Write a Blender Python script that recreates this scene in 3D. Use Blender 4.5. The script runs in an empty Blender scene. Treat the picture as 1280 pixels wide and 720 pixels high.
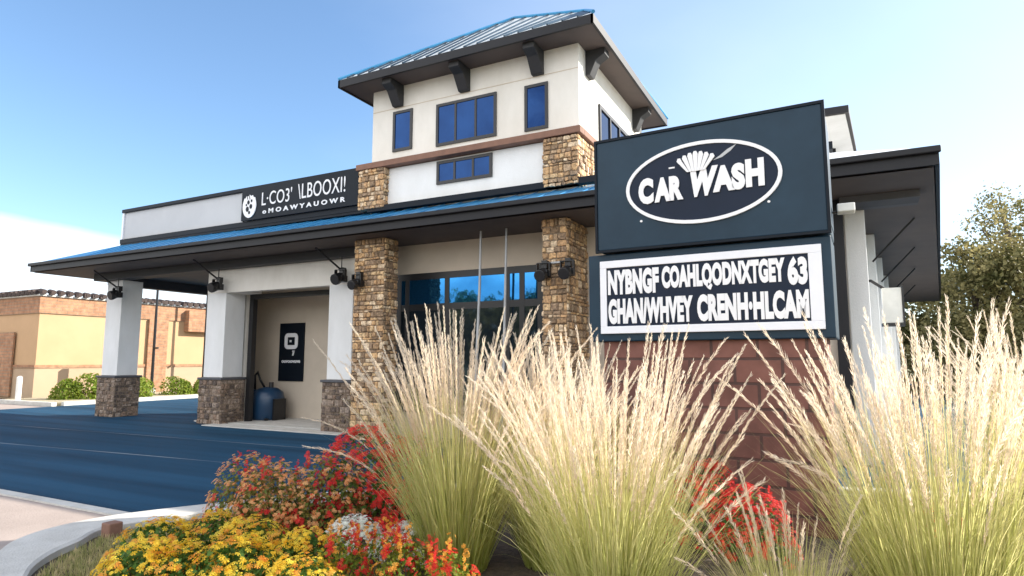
import bpy, math, random
from mathutils import Vector, Matrix, Euler
random.seed(7)
D = bpy.data
SC = bpy.context.scene
COL = SC.collection
R = math.radians
# ------------------------------------------------------------------ materials
def new_mat(name):
    m = D.materials.new(name); m.use_nodes = True
    nt = m.node_tree
    return m, nt, nt.nodes['Principled BSDF']
def N(nt, t, **kw):
    n = nt.nodes.new(t)
    for k, v in kw.items():
        if k in n.inputs: n.inputs[k].default_value = v
        else: setattr(n, k, v)
    return n
def mat(name, c1, c2=None, rough=.7, metal=0, scale=3., detail=6, bump=0., bscale=40., stretch=(1,1,1), spec=.5, coat=0):
    m, nt, b = new_mat(name)
    L = nt.links.new
    b.inputs['Roughness'].default_value = rough
    b.inputs['Metallic'].default_value = metal
    b.inputs['Specular IOR Level'].default_value = spec
    b.inputs['Coat Weight'].default_value = coat
    c1 = (*c1, 1)
    if c2 is None: c2 = tuple(x*.82 for x in c1[:3])
    c2 = (*c2[:3], 1)
    g = N(nt, 'ShaderNodeNewGeometry')
    mp = N(nt, 'ShaderNodeMapping'); mp.inputs['Scale'].default_value = stretch
    L(g.outputs['Position'], mp.inputs['Vector'])
    no = N(nt, 'ShaderNodeTexNoise', Scale=scale, Detail=detail)
    no.inputs['Roughness'].default_value = .62
    L(mp.outputs[0], no.inputs['Vector'])
    rp = N(nt, 'ShaderNodeValToRGB')
    rp.color_ramp.elements[0].position = .33; rp.color_ramp.elements[0].color = c2
    rp.color_ramp.elements[1].position = .66; rp.color_ramp.elements[1].color = c1
    L(no.outputs['Fac'], rp.inputs['Fac']); L(rp.outputs[0], b.inputs['Base Color'])
    if bump:
        n2 = N(nt, 'ShaderNodeTexNoise', Scale=bscale, Detail=5)
        L(mp.outputs[0], n2.inputs['Vector'])
        bp = N(nt, 'ShaderNodeBump', Strength=bump, Distance=.02)
        L(n2.outputs['Fac'], bp.inputs['Height']); L(bp.outputs[0], b.inputs['Normal'])
    return m
def stone_mat(name, cols, scale, bump=1., gain=1.):
    m, nt, b = new_mat(name); L = nt.links.new
    g = N(nt, 'ShaderNodeNewGeometry')
    no = N(nt, 'ShaderNodeTexNoise', Scale=6., Detail=4)
    L(g.outputs['Position'], no.inputs['Vector'])
    add = N(nt, 'ShaderNodeVectorMath', operation='MULTIPLY_ADD')
    add.inputs[1].default_value = (.09,)*3
    L(no.outputs['Color'], add.inputs[0]); L(g.outputs['Position'], add.inputs[2])
    mp = N(nt, 'ShaderNodeMapping'); mp.inputs['Scale'].default_value = (1, 1, 1.5)
    L(add.outputs[0], mp.inputs['Vector'])
    at = N(nt, 'ShaderNodeAttribute', attribute_name='tone')
    rp = N(nt, 'ShaderNodeValToRGB'); cr = rp.color_ramp; cr.interpolation = 'CONSTANT'
    while len(cr.elements) < len(cols): cr.elements.new(.5)
    for i, c in enumerate(cols):
        cr.elements[i].position = i/len(cols); cr.elements[i].color = (*[min(.8,q*gain) for q in c], 1)
    L(at.outputs['Fac'], rp.inputs['Fac'])
    n3 = N(nt, 'ShaderNodeTexNoise', Scale=22., Detail=8); L(g.outputs['Position'], n3.inputs['Vector'])
    r3 = N(nt, 'ShaderNodeValToRGB'); r3.color_ramp.elements[0].position = .3; r3.color_ramp.elements[1].position = .7
    r3.color_ramp.elements[0].color = (.45, .43, .42, 1); r3.color_ramp.elements[1].color = (1.25, 1.2, 1.15, 1)
    L(n3.outputs['Fac'], r3.inputs['Fac'])
    mu = N(nt, 'ShaderNodeMix', data_type='RGBA', blend_type='MULTIPLY'); mu.inputs['Factor'].default_value = 1
    L(rp.outputs[0], mu.inputs['A']); L(r3.outputs[0], mu.inputs['B'])
    L(mu.outputs['Result'], b.inputs['Base Color'])
    b.inputs['Roughness'].default_value = .85
    bp = N(nt, 'ShaderNodeBump', Strength=bump, Distance=.03)
    L(n3.outputs['Fac'], bp.inputs['Height']); L(bp.outputs[0], b.inputs['Normal'])
    return m
def brick_mat(name, c1, c2, mortar, bw, bh, rough=.85, ms=.015, bump=.6):
    m, nt, b = new_mat(name); L = nt.links.new
    g = N(nt, 'ShaderNodeNewGeometry'); s = N(nt, 'ShaderNodeSeparateXYZ'); L(g.outputs['Position'], s.inputs[0])
    a = N(nt, 'ShaderNodeMath', operation='ADD'); L(s.outputs[0], a.inputs[0]); L(s.outputs[1], a.inputs[1])
    c = N(nt, 'ShaderNodeCombineXYZ'); L(a.outputs[0], c.inputs[0]); L(s.outputs[2], c.inputs[1])
    br = N(nt, 'ShaderNodeTexBrick', Scale=1.); br.inputs['Brick Width'].default_value = bw; br.inputs['Row Height'].default_value = bh
    br.inputs['Mortar Size'].default_value = ms; br.inputs['Mortar Smooth'].default_value = .3
    br.inputs['Color1'].default_value = (*c1, 1); br.inputs['Color2'].default_value = (*c2, 1); br.inputs['Mortar'].default_value = (*mortar, 1)
    L(c.outputs[0], br.inputs['Vector'])
    n3 = N(nt, 'ShaderNodeTexNoise', Scale=5., Detail=8); L(g.outputs['Position'], n3.inputs['Vector'])
    r3 = N(nt, 'ShaderNodeValToRGB'); r3.color_ramp.elements[0].position = .3; r3.color_ramp.elements[1].position = .7
    r3.color_ramp.elements[0].color = (.7, .68, .66, 1); r3.color_ramp.elements[1].color = (1.15, 1.15, 1.15, 1)
    L(n3.outputs['Fac'], r3.inputs['Fac'])
    mu = N(nt, 'ShaderNodeMix', data_type='RGBA', blend_type='MULTIPLY'); mu.inputs['Factor'].default_value = 1
    L(br.outputs['Color'], mu.inputs['A']); L(r3.outputs[0], mu.inputs['B']); L(mu.outputs['Result'], b.inputs['Base Color'])
    b.inputs['Roughness'].default_value = rough
    iv = N(nt, 'ShaderNodeMath', operation='SUBTRACT'); iv.inputs[0].default_value = 1; L(br.outputs['Fac'], iv.inputs[1])
    bp = N(nt, 'ShaderNodeBump', Strength=bump, Distance=.02); L(iv.outputs[0], bp.inputs['Height']); L(bp.outputs[0], b.inputs['Normal'])
    return m
def leaf_mat(name, c1, c2, trans=.45, rough=.5, attr=None, scale=9.):
    """thin leaf: diffuse / gloss in front, light passing through from behind"""
    m, nt, b = new_mat(name); L = nt.links.new
    if attr:
        a = N(nt, 'ShaderNodeAttribute', attribute_name=attr); fac = a.outputs['Fac']
    else:
        g = N(nt, 'ShaderNodeNewGeometry'); no = N(nt, 'ShaderNodeTexNoise', Scale=scale, Detail=3)
        L(g.outputs['Position'], no.inputs['Vector'])
        mr = N(nt, 'ShaderNodeMapRange'); mr.inputs['From Min'].default_value = .35; mr.inputs['From Max'].default_value = .65
        L(no.outputs['Fac'], mr.inputs['Value']); fac = mr.outputs[0]
    mx = N(nt, 'ShaderNodeMix', data_type='RGBA'); mx.inputs['A'].default_value = (*c1, 1); mx.inputs['B'].default_value = (*c2, 1)
    L(fac, mx.inputs['Factor']); L(mx.outputs['Result'], b.inputs['Base Color'])
    b.inputs['Roughness'].default_value = rough; b.inputs['Specular IOR Level'].default_value = .25
    t = N(nt, 'ShaderNodeBsdfTranslucent'); L(mx.outputs['Result'], t.inputs['Color'])
    ms = N(nt, 'ShaderNodeMixShader', Fac=trans); L(b.outputs[0], ms.inputs[1]); L(t.outputs[0], ms.inputs[2])
    L(ms.outputs[0], nt.nodes['Material Output'].inputs['Surface'])
    return m
M = {}
M['stucco'] = mat('stucco', (.82, .785, .73), (.70, .665, .605), rough=.9, scale=1.3, detail=10, bump=.35, bscale=70, stretch=(1,1,.45))
M['white'] = mat('white_stucco', (.82, .82, .82), (.72, .72, .71), rough=.9, scale=1.6, detail=10, bump=.3, bscale=70, stretch=(1,1,.45))
M['beige'] = mat('beige_stucco', (.62, .53, .43), (.55, .47, .38), rough=.9, scale=1.2, bump=.2, bscale=120)
M['greypanel'] = mat('grey_panel', (.50, .51, .53), (.45, .46, .48), rough=.6, scale=1.)
M['dark'] = mat('dark_trim', (.014, .014, .017), (.010, .010, .013), rough=.5, scale=2, spec=.3)
M['soffit'] = mat('soffit_brown', (.105, .080, .070), (.085, .065, .057), rough=.7, scale=2)
M['soffitgrey'] = mat('soffit_grey', (.028, .028, .031), (.022, .022, .025), rough=.6, scale=2)
M['roof'] = mat('blue_metal_roof', (.06, .30, .56), (.05, .26, .50), rough=.35, metal=.2, scale=3)
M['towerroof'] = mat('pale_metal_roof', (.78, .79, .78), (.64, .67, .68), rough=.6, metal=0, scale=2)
M['seam'] = mat('roof_seam', (.05, .09, .13), rough=.4, metal=.5)
M['black'] = mat('black_metal', (.012, .012, .014), rough=.4)
M['band'] = mat('brown_band', (.24, .125, .085), (.19, .10, .07), rough=.8, scale=6, bump=.3)
M['ledge'] = mat('grey_ledge', (.09, .09, .10), rough=.7)
M['mortar'] = mat('mortar', (.24,.18,.125), rough=1, scale=20, bump=.6)
M['stone'] = stone_mat('ochre_stone', [(.44, .28, .15), (.31, .20, .11), (.52, .37, .21), (.21, .145, .09), (.48, .31, .16), (.37, .265, .17), (.58, .46, .32), (.27, .19, .125)], 10, gain=1.35)
M['stonegrey'] = stone_mat('brown_stone', [(.24, .18, .14), (.17, .13, .11), (.32, .25, .20), (.13, .10, .085), (.27, .19, .14), (.36, .29, .24)], 7.5)
M['glass'] = mat('blue_reflective_glass', (.009, .035, .115), (.006, .022, .075), rough=.05, metal=.85, scale=1.1, bump=.25, bscale=1.3)
M['shopglass'] = mat('dark_reflective_glass', (.030, .19, .44), (.020, .15, .37), rough=.03, metal=.88, scale=.6, bump=.12, bscale=1.0)
M['lowglass'] = mat('dark_interior_glass', (.05, .075, .10), (.035, .055, .075), rough=.04, metal=.75, scale=.6, bump=.12, bscale=1.)  # dark of the unlit shop interior put into the lower panes' colour
M['navy'] = mat('navy_paint', (.010, .034, .060), (.006, .024, .044), rough=.42, scale=2.2, detail=8, spec=.3)
M['navydark'] = mat('navy_board', (.004, .008, .015), rough=.5, spec=.2)
M['navyface'] = mat('navy_oval', (.005, .013, .034), rough=.45, spec=.25)
M['signwhite'] = mat('sign_white', (.80, .81, .86), (.76, .77, .82), rough=.5, scale=5)
M['lettering'] = mat('lettering_white', (.82, .82, .84), (.78, .78, .80), rough=.5, scale=9)
M['blockbrick'] = brick_mat('red_block', (.20, .085, .065), (.155, .068, .055), (.085, .045, .038), .40, .23, bump=.5)
M['tan'] = mat('tan_stucco', (.50, .32, .18), (.45, .29, .16), rough=.9, scale=.8, bump=.2)
M['tandado'] = mat('tan_dado', (.42, .30, .20), (.38, .27, .18), rough=.9, scale=.8, bump=.2)
M['tanbrick'] = brick_mat('tan_brick', (.42, .22, .12), (.35, .175, .095), (.30, .21, .14), .42, .13)
M['bgdark'] = mat('dark_cornice', (.06, .04, .035), rough=.8)
M['asphalt'] = None
M['kerb'] = mat('kerb_concrete', (.58, .56, .52), (.46, .44, .40), rough=.9, scale=4, bump=.4, bscale=60)
M['concrete'] = mat('driveway_concrete', (.36, .295, .26), (.30, .245, .215), rough=.92, scale=1.3, bump=.35, bscale=50, detail=10)
M['joint'] = mat('joint', (.20, .24, .28), rough=.8)
M['ground'] = mat('dry_ground', (.22, .19, .10), (.12, .13, .05), rough=1, scale=.4, detail=10)
M['soil'] = mat('bed_soil', (.10, .075, .05), (.045, .034, .025), rough=1, scale=14, detail=10, bump=1., bscale=50)
M['straw'] = mat('straw_mulch', (.50, .43, .30), (.26, .22, .13), rough=1, scale=16, detail=10, bump=1., bscale=60)
M['bluepaint'] = mat('blue_machine', (.012, .045, .10), (.010, .035, .08), rough=.35)
M['grey'] = mat('grey_metal', (.42, .43, .44), rough=.5, metal=.3)
M['bark'] = mat('bark', (.10, .075, .055), (.06, .045, .035), rough=1, scale=12, bump=.8)
M['lamp'] = mat('white_lamp_box', (.8, .8, .76), rough=.5)
# asphalt: blue of the building's shade put into the seal coat colour, with long drag streaks and fine grit
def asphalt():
    m, nt, b = new_mat('shade_blue_asphalt'); L = nt.links.new
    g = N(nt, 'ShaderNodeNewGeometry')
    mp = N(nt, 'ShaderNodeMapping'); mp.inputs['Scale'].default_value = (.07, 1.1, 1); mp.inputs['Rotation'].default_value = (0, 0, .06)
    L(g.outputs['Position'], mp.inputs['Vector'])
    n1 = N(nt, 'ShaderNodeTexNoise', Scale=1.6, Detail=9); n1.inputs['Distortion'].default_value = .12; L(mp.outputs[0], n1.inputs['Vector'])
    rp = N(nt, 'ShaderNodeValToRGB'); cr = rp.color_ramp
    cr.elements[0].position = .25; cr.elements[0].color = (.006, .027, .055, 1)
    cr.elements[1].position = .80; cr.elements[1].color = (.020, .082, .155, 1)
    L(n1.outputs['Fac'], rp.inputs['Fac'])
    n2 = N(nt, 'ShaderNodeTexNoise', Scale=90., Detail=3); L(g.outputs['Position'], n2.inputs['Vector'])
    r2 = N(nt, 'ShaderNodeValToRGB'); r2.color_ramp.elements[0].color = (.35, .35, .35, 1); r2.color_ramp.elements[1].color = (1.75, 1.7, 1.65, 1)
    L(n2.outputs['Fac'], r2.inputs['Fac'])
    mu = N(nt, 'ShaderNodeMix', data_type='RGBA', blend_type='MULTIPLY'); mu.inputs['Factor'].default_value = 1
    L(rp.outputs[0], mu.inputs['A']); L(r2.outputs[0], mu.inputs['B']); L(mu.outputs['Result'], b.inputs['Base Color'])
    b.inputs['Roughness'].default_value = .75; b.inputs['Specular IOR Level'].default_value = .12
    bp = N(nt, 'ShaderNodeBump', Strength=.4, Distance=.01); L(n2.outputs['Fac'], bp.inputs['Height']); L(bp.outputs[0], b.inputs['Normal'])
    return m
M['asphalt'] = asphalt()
M['blade'] = leaf_mat('grass_blade', (.38, .45, .08), (.78, .68, .38), .55, attr='tone')
M['plume'] = leaf_mat('grass_plume', (.78, .62, .48), (.86, .78, .65), .5, attr='tone')
M['leaf'] = leaf_mat('shrub_leaf', (.04, .11, .018), (.12, .22, .04), .35)
M['leaflime'] = leaf_mat('lime_leaf', (.12, .20, .02), (.26, .30, .04), .4)
M['leafolive'] = leaf_mat('olive_tree_leaf', (.09, .095, .03), (.38, .32, .14), .4, scale=1.2)
M['leafred'] = leaf_mat('bronze_leaf', (.10, .17, .03), (.28, .20, .05), .35, scale=14)
M['turf'] = leaf_mat('turf_blade', (.24, .27, .07), (.62, .50, .27), .4, scale=14)
M['yellow'] = leaf_mat('yellow_petal', (.94, .58, .03), (.95, .76, .10), .5, scale=14)
M['orange'] = leaf_mat('orange_petal', (.88, .34, .04), (.90, .52, .10), .5, scale=14)
M['peach'] = leaf_mat('peach_petal', (.82, .30, .10), (.86, .56, .26), .5, scale=22)
M['red'] = leaf_mat('red_petal', (.72, .025, .03), (.82, .08, .06), .5, scale=14)
M['whitep'] = leaf_mat('white_petal', (.74, .76, .66), (.84, .84, .78), .3, scale=14)

# ------------------------------------------------------------------ mesh helpers
class MB:
    def __init__(s): s.v = []; s.f = []; s.t = []
    def add(s, vs, fs, tone=None):
        o = len(s.v); s.v += [tuple(v) for v in vs]; s.f += [tuple(i+o for i in f) for f in fs]
        if tone is not None: s.t += [tone]*len(vs) if not isinstance(tone, (list, tuple)) else list(tone)
        return s
    def box(s, x0, x1, y0, y1, z0, z1):
        return s.add([(x0,y0,z0),(x1,y0,z0),(x1,y1,z0),(x0,y1,z0),(x0,y0,z1),(x1,y0,z1),(x1,y1,z1),(x0,y1,z1)],
                     [(0,3,2,1),(4,5,6,7),(0,1,5,4),(1,2,6,5),(2,3,7,6),(3,0,4,7)])
    def prism(s, pts, z0, z1):       # pts ccw seen from above
        n = len(pts)
        return s.add([(x,y,z0) for x,y in pts]+[(x,y,z1) for x,y in pts],
                     [tuple(range(n-1,-1,-1)), tuple(range(n,2*n))]+[(i,(i+1)%n,n+(i+1)%n,n+i) for i in range(n)])
    def yprism(s, pts, y0, y1):      # outline in x,z extruded along y
        n = len(pts)
        return s.add([(x,y0,z) for x,z in pts]+[(x,y1,z) for x,z in pts],
                     [tuple(range(n)), tuple(range(2*n-1,n-1,-1))]+[(i,n+i,n+(i+1)%n,(i+1)%n) for i in range(n)])
    def xprism(s, pts, x0, x1):      # outline in y,z extruded along x
        n = len(pts)
        return s.add([(x0,y,z) for y,z in pts]+[(x1,y,z) for y,z in pts],
                     [tuple(range(n-1,-1,-1)), tuple(range(n,2*n))]+[(i,(i+1)%n,n+(i+1)%n,n+i) for i in range(n)])
    def tube(s, pts, r, n=10, caps=True):
        pts = [Vector(p) for p in pts]
        rs = r if isinstance(r, (list, tuple)) else [r]*len(pts)
        vs = []; fs = []
        up = Vector((0,0,1))
        for i, p in enumerate(pts):
            d = (pts[min(i+1,len(pts)-1)]-pts[max(i-1,0)]).normalized()
            a = d.cross(up if abs(d.z) < .95 else Vector((0,1,0))).normalized(); b = d.cross(a)
            for k in range(n):
                t = 2*math.pi*k/n
                vs.append(p + (a*math.cos(t)+b*math.sin(t))*rs[i])
        for i in range(len(pts)-1):
            for k in range(n):
                fs.append((i*n+k, i*n+(k+1)%n, (i+1)*n+(k+1)%n, (i+1)*n+k))
        if caps: fs.append(tuple(range(n-1,-1,-1))); fs.append(tuple(range((len(pts)-1)*n, len(pts)*n)))
        return s.add(vs, fs)
    def build(s, name, m, parent=None, bevel=0, smooth=False, loc=None):
        me = D.meshes.new(name); me.from_pydata(s.v, [], s.f); me.update()
        if s.t and len(s.t) == len(s.v):
            a = me.attributes.new('tone', 'FLOAT', 'POINT'); a.data.foreach_set('value', s.t)
        o = D.objects.new(name, me); COL.objects.link(o)
        if isinstance(m, list):
            for q in m: me.materials.append(q)
        else: me.materials.append(m)
        if parent: o.parent = parent
        if loc: o.location = loc
        if smooth: me.polygons.foreach_set('use_smooth', [True]*len(me.polygons))
        if bevel:
            b = o.modifiers.new('bevel', 'BEVEL'); b.width = bevel; b.segments = 2; b.limit_method = 'ANGLE'
        return o
def tag(o, label=None, cat=None, group=None, kind=None):
    if label: o['label'] = label
    if cat: o['category'] = cat
    if group: o['group'] = group
    if kind: o['kind'] = kind
    return o
def empty(name, loc=(0,0,0), rz=0, label=None, cat=None, group=None):
    o = D.objects.new(name, None); COL.objects.link(o); o.location = loc; o.rotation_euler = (0,0,rz)
    o.empty_display_size = .2
    return tag(o, label, cat, group)
def copy_tree(o, parent=None):
    c = o.copy(); COL.objects.link(c); c.parent = parent
    for ch in [x for x in D.objects if x.parent == o]: copy_tree(ch, c)
    return c
def text(name, body, w, h, m, parent, origin, thick=.012, bold=0., slant=0.):
    """lettering fitted to a w x h rectangle in the local xz plane, lower left at origin"""
    cu = D.curves.new(name, 'FONT'); cu.body = body; cu.extrude = .5; cu.offset = bold; cu.resolution_u = 4
    cu.space_character = 1.04
    t = D.objects.new(name, cu); COL.objects.link(t)
    dg = bpy.context.evaluated_depsgraph_get()
    me = D.meshes.new_from_object(t.evaluated_get(dg))
    D.objects.remove(t)
    xs = [v.co.x for v in me.vertices]; ys = [v.co.y for v in me.vertices]
    x0, x1, y0, y1 = min(xs), max(xs), min(ys), max(ys)
    for v in me.vertices:
        x = (v.co.x-x0)/(x1-x0)*w; z = (v.co.y-y0)/(y1-y0)*h; y = -v.co.z
        v.co = (x+slant*z, y*thick, z)
    me.materials.clear(); me.materials.append(m); me.name = name
    o = D.objects.new(name, me); COL.objects.link(o); o.parent = parent; o.location = origin
    return o
def panes_and_frame(parent, x0, x1, z0, z1, y, cols=1, rows=(), fw=.06, depth=.08, glass=None, xs=None, proud=.03):
    """window in the plane y facing -y; frame > pane"""
    f = MB()
    ya, yb = y-proud, y+depth
    f.box(x0, x1, ya, yb, z1-fw, z1); f.box(x0, x1, ya, yb, z0, z0+fw)
    f.box(x0, x0+fw, ya, yb, z0+fw, z1-fw); f.box(x1-fw, x1, ya, yb, z0+fw, z1-fw)
    if xs is None: xs = [x0+(x1-x0)*k/cols for k in range(1, cols)]
    for x in xs: f.box(x-fw*.4, x+fw*.4, ya+.004, yb, z0+fw, z1-fw)
    for z in rows: f.box(x0+fw, x1-fw, ya+.008, yb, z-fw*.5, z+fw*.5)
    w = f.build('window', M['black'], parent)
    ex = [x0+fw*.5]+list(xs)+[x1-fw*.5]; ez = [z0+fw*.5]+list(rows)+[z1-fw*.5]
    for i in range(len(ex)-1):
        for k in range(len(ez)-1):
            MB().box(ex[i], ex[i+1], y-.014, y-.003, ez[k], ez[k+1]).build('pane', M['lowglass'] if (rows and k == 0) else (glass or M['glass']), w)
    return w
# ------------------------------------------------------------------ setting
def S(o): o['kind'] = 'structure'; return o
def flat(name, pts, z, m, thick=None):
    b = MB()
    if thick: b.prism(pts, z-thick, z)
    else: b.add([(x, y, z) for x, y in pts], [tuple(range(len(pts)))])
    return S(b.build(name, m))
flat('ground', [(-900,-900),(900,-900),(900,900),(-900,900)], -.03, M['ground'])
flat('driveway', [(-40,-14),(16,-14),(16,4.1),(-40,4.1)], -.006, M['concrete'])
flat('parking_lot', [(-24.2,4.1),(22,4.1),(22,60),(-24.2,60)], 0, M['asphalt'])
flat('far_road', [(-40,4.1),(-24.204,4.1),(-24.204,12.2),(-40,12.2)], -.002, M['concrete'])
gj = MB().box(-40, -6.2, 4.06, 4.2, -.01, .012)
S(gj.build('gutter_strip', M['kerb']))
# thin lighter streak lines left in the seal coat
jm = MB()
for (xa, ya, xb, yb, w) in ((-20,6.1,-4.5,7.15,.03),(-21,8.2,-8,8.7,.018)):
    n = 14
    pts = [(xa+(xb-xa)*i/n, ya+(yb-ya)*i/n+.012*math.sin(i*.9)) for i in range(n+1)]
    for i in range(n):
        (p0, q0), (p1, q1) = pts[i], pts[i+1]
        ww = w*(.6+.4*math.sin(i*1.7)); w2 = w*(.6+.4*math.sin((i+1)*1.7))
        jm.add([(p0,q0-ww,.004),(p1,q1-w2,.004),(p1,q1+w2,.004),(p0,q0+ww,.004)], [(0,1,2,3)])
S(jm.build('pavement_line', M['joint']))
# joints of the concrete drive
cj = MB()
for y in (2.6, .2, -2.4): cj.box(-40, -6.6, y, y+.02, -.008, -.003)
for x in (-9.4, -12.6, -16): cj.box(x, x+.02, -12, 4.0, -.008, -.0035)
S(cj.build('driveway_joint', M['ledge']))
outer = [(-3.0,-4),(-3.6,-1.0),(-4.4,1.0),(-5.2,2.05),(-5.85,2.62),(-6.17,2.91),(-6.33,3.3),(-6.25,3.83),(-5.87,4.52),(-5.35,5.3),(-4.6,6.15),(-3.6,7.0),(-2.4,7.7),(-.6,8.35),(2,8.9),(6,9.3),(14,9.6)]
inner = [(-2.7,-4),(-3.25,-.9),(-4.0,1.15),(-4.7,2.2),(-5.22,2.61),(-5.46,2.87),(-5.6,3.12),(-5.82,3.5),(-5.56,4.2),(-5.15,5.0),(-4.42,5.9),(-3.45,6.75),(-2.3,7.45),(-.55,8.1),(2.05,8.65),(6,9.05),(14,9.35)]
def smooth_path(p, k=6):
    out = []
    for i in range(len(p)-1):
        p0 = p[max(i-1,0)]; p1 = p[i]; p2 = p[i+1]; p3 = p[min(i+2,len(p)-1)]
        for j in range(k):
            t = j/k
            out.append(tuple(.5*((2*p1[a])+(-p0[a]+p2[a])*t+(2*p0[a]-5*p1[a]+4*p2[a]-p3[a])*t*t+(-p0[a]+3*p1[a]-3*p2[a]+p3[a])*t**3) for a in (0,1)))
    out.append(p[-1]); return out
so, si = smooth_path(outer), smooth_path(inner)
kb = MB()
n = len(so)
# kerb cross-section: street face, rolled edge, top, bed face
secs = []
for (ox, oy), (ix, iy) in zip(so, si):
    def lp(t): return (ox+(ix-ox)*t, oy+(iy-oy)*t)
    secs.append([(*lp(0), -.02), (*lp(.03), .09), (*lp(.10), .125), (*lp(.94), .135), (*lp(1), .12), (*lp(1), .0)])
vs = [p for s in secs for p in s]; fs = []
for i in range(n-1):
    for k in range(5): fs.append((i*6+k, i*6+k+1, (i+1)*6+k+1, (i+1)*6+k))
kb.add(vs, fs); S(kb.build('kerb', M['kerb']))
bed = [p for p in si] + [(14,-4)]
flat('planting_bed', bed[::-1] if False else bed, .07, M['soil'])
flat('straw_ground', [(-.2,2.0),(13.5,2.0),(13.5,9.2),(2.05,8.5),(.9,7.6)], .078, M['straw'])
# far island with kerb by the tan building
isl = [(-28.6,12.4),(-24.6,12.4),(-24.35,12.7),(-24.35,32),(-28.6,32)]
flat('island', isl, .10, M['straw'], .12)
kk = MB(); kk.box(-24.33,-24.15,12.6,32,-.02,.14); kk.box(-29,-24.15,12.2,12.38,-.02,.14)
S(kk.build('island_kerb', M['kerb'], bevel=.02))
S(MB().box(-27.5,-24.2,9.9,10.15,-.02,.12).build('road_kerb', M['kerb'], bevel=.02))

# ------------------------------------------------------------------ car wash building
B = empty('car_wash_building', (-8, 11, 0), 0, 'cream car wash building with stone pillars, wide dark eaves and a square lookout tower', 'building')
def P(mb, name, m, parent=None, **k):
    o = mb.build(name, m, parent or B, **k)
    if parent is None: o.location = (8, -11, 0)          # keep world coordinates under the empty's base
    return o
def W(o): return o
# main roof: outer eave line, inner line where it meets parapet / tower
ZE = 4.35
out = [(-20.46,9.5),(1.35,9.5),(4.2,32),(-6,32),(-6,15.2),(-20.46,15.2)]
inn = [(-18.0,10.56),(.2,10.9),(2.5,30.5),(-5,30.5),(-5,14.1),(-18.0,14.1)]
inz = [4.86,4.88,4.9,4.9,4.86,4.86]
r = MB(); n = 6
r.add([(x,y,ZE) for x,y in out]+[(x,y,z) for (x,y),z in zip(inn,inz)], [(i,(i+1)%n,n+(i+1)%n,n+i) for i in range(3,n)])
xs_ = -1.2; ys_ = 10.56+.34*(xs_+18)/18.2; zs_ = 4.86+.02*(xs_+18)/18.2
r.add([(-20.46,9.5,ZE),(xs_,9.5,ZE),(xs_,ys_,zs_),(-18,10.56,4.86)], [(0,1,2,3)])
roof = P(r, 'roof', M['roof'])
P(MB().add([(xs_,9.5,ZE),(1.35,9.5,ZE),(.2,10.9,4.88),(xs_,ys_,zs_),(4.2,32,ZE),(2.5,30.5,4.9),(-6,32,ZE),(-5,30.5,4.9)], [(0,1,2,3),(1,4,5,2),(4,6,7,5)]), 'wing_roof_glare', M['towerroof'])  # right end of the blue roof, sun glare put in as a pale colour
P(MB().box(-18.01,-8.9,10.545,10.592,4.84,4.93).box(-8.898,.15,10.42,10.592,4.80,4.92), 'flashing', M['navydark'])
P(MB().add([(x,y,z) for (x,y),z in zip(inn,inz)], [(0,1,2,3,4,5)]), 'bounce_deck', M['kerb'])  # unseen flat top made pale to bounce neutral light under the shelter
sm = MB()                                     # standing seams of the front slope
x = -17.9
while x < -1.3:
    u_ = (x+18)/18.2; yi = 10.56+.34*u_; zi = 4.86+.02*u_
    sm.tube([(x,9.5,ZE+.004),(x,yi,zi+.004)], .009, 5); x += .42
seam = sm.build('roof_seam', M['roof'], roof)
fa = MB()                                     # fascia + gutter lip
def ringwall(mb, pts, z0, z1, th=.05):
    m_ = len(pts)
    cx = sum(p[0] for p in pts)/m_; cy = sum(p[1] for p in pts)/m_
    for i in range(m_):
        (xa,ya),(xb,yb) = pts[i], pts[(i+1)%m_]
        d = Vector((xb-xa,yb-ya,0)).normalized(); nn = Vector((-d.y,d.x,0))*th   # inward for ccw
        a = Vector((xa,ya,0)); b = Vector((xb,yb,0))
        q = [a, b, b+nn-d*(th if i%2==0 else 0), a+nn+d*(th if i%2==0 else 0)]
        mb.add([(p.x,p.y,z0) for p in q]+[(p.x,p.y,z1) for p in q], [(0,3,2,1),(4,5,6,7),(0,1,5,4),(1,2,6,5),(2,3,7,6),(3,0,4,7)])
ringwall(fa, out, 4.12, 4.345)
P(fa, 'fascia', M['dark'])
g2 = MB(); g2.box(-20.49, 1.37, 9.43, 9.497, 4.27, 4.36); P(g2, 'gutter', M['dark'], bevel=.015)
sf = MB(); inset = [(-20.4,9.56),(1.29,9.56),(4.13,31.9),(-5.94,31.9),(-5.94,15.14),(-20.4,15.14)]
sf.add([(x,y,4.10) for x,y in inset]+[(x,y,4.14) for x,y in inset], [(5,4,3,2,1,0),(6,7,8,9,10,11)])
P(sf, 'soffit', M['soffit'])
bm_ = MB()
bm_.box(-19.2,-8.9,10.55,10.95,3.9,4.098)     # header beam over the columns
bm_.box(-19.2,-18.9,10.95,14.9,3.82,4.098); bm_.box(-19.2,-14.6,14.5,14.9,3.82,4.098)
P(bm_, 'beam', M['soffitgrey'], bevel=.01)
# parapet
P(MB().box(-18.0,-9.12,10.6,14.0,4.90,5.80), 'parapet', M['greypanel'])
P(MB().box(-18.04,-9.13,10.54,14.05,5.802,5.90), 'parapet_cap', M['navydark'], bevel=.01)
P(MB().box(-18.02,-9.14,10.53,10.598,4.90,5.02), 'parapet_base_trim', M['navydark'])
P(MB().box(-18.03,-17.96,10.56,10.597,5.02,5.80), 'parapet_edge_trim', M['signwhite'])
P(MB().box(-13.04,-12.98,10.56,10.597,5.02,5.80), 'parapet_edge_trim', M['signwhite'])
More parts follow.
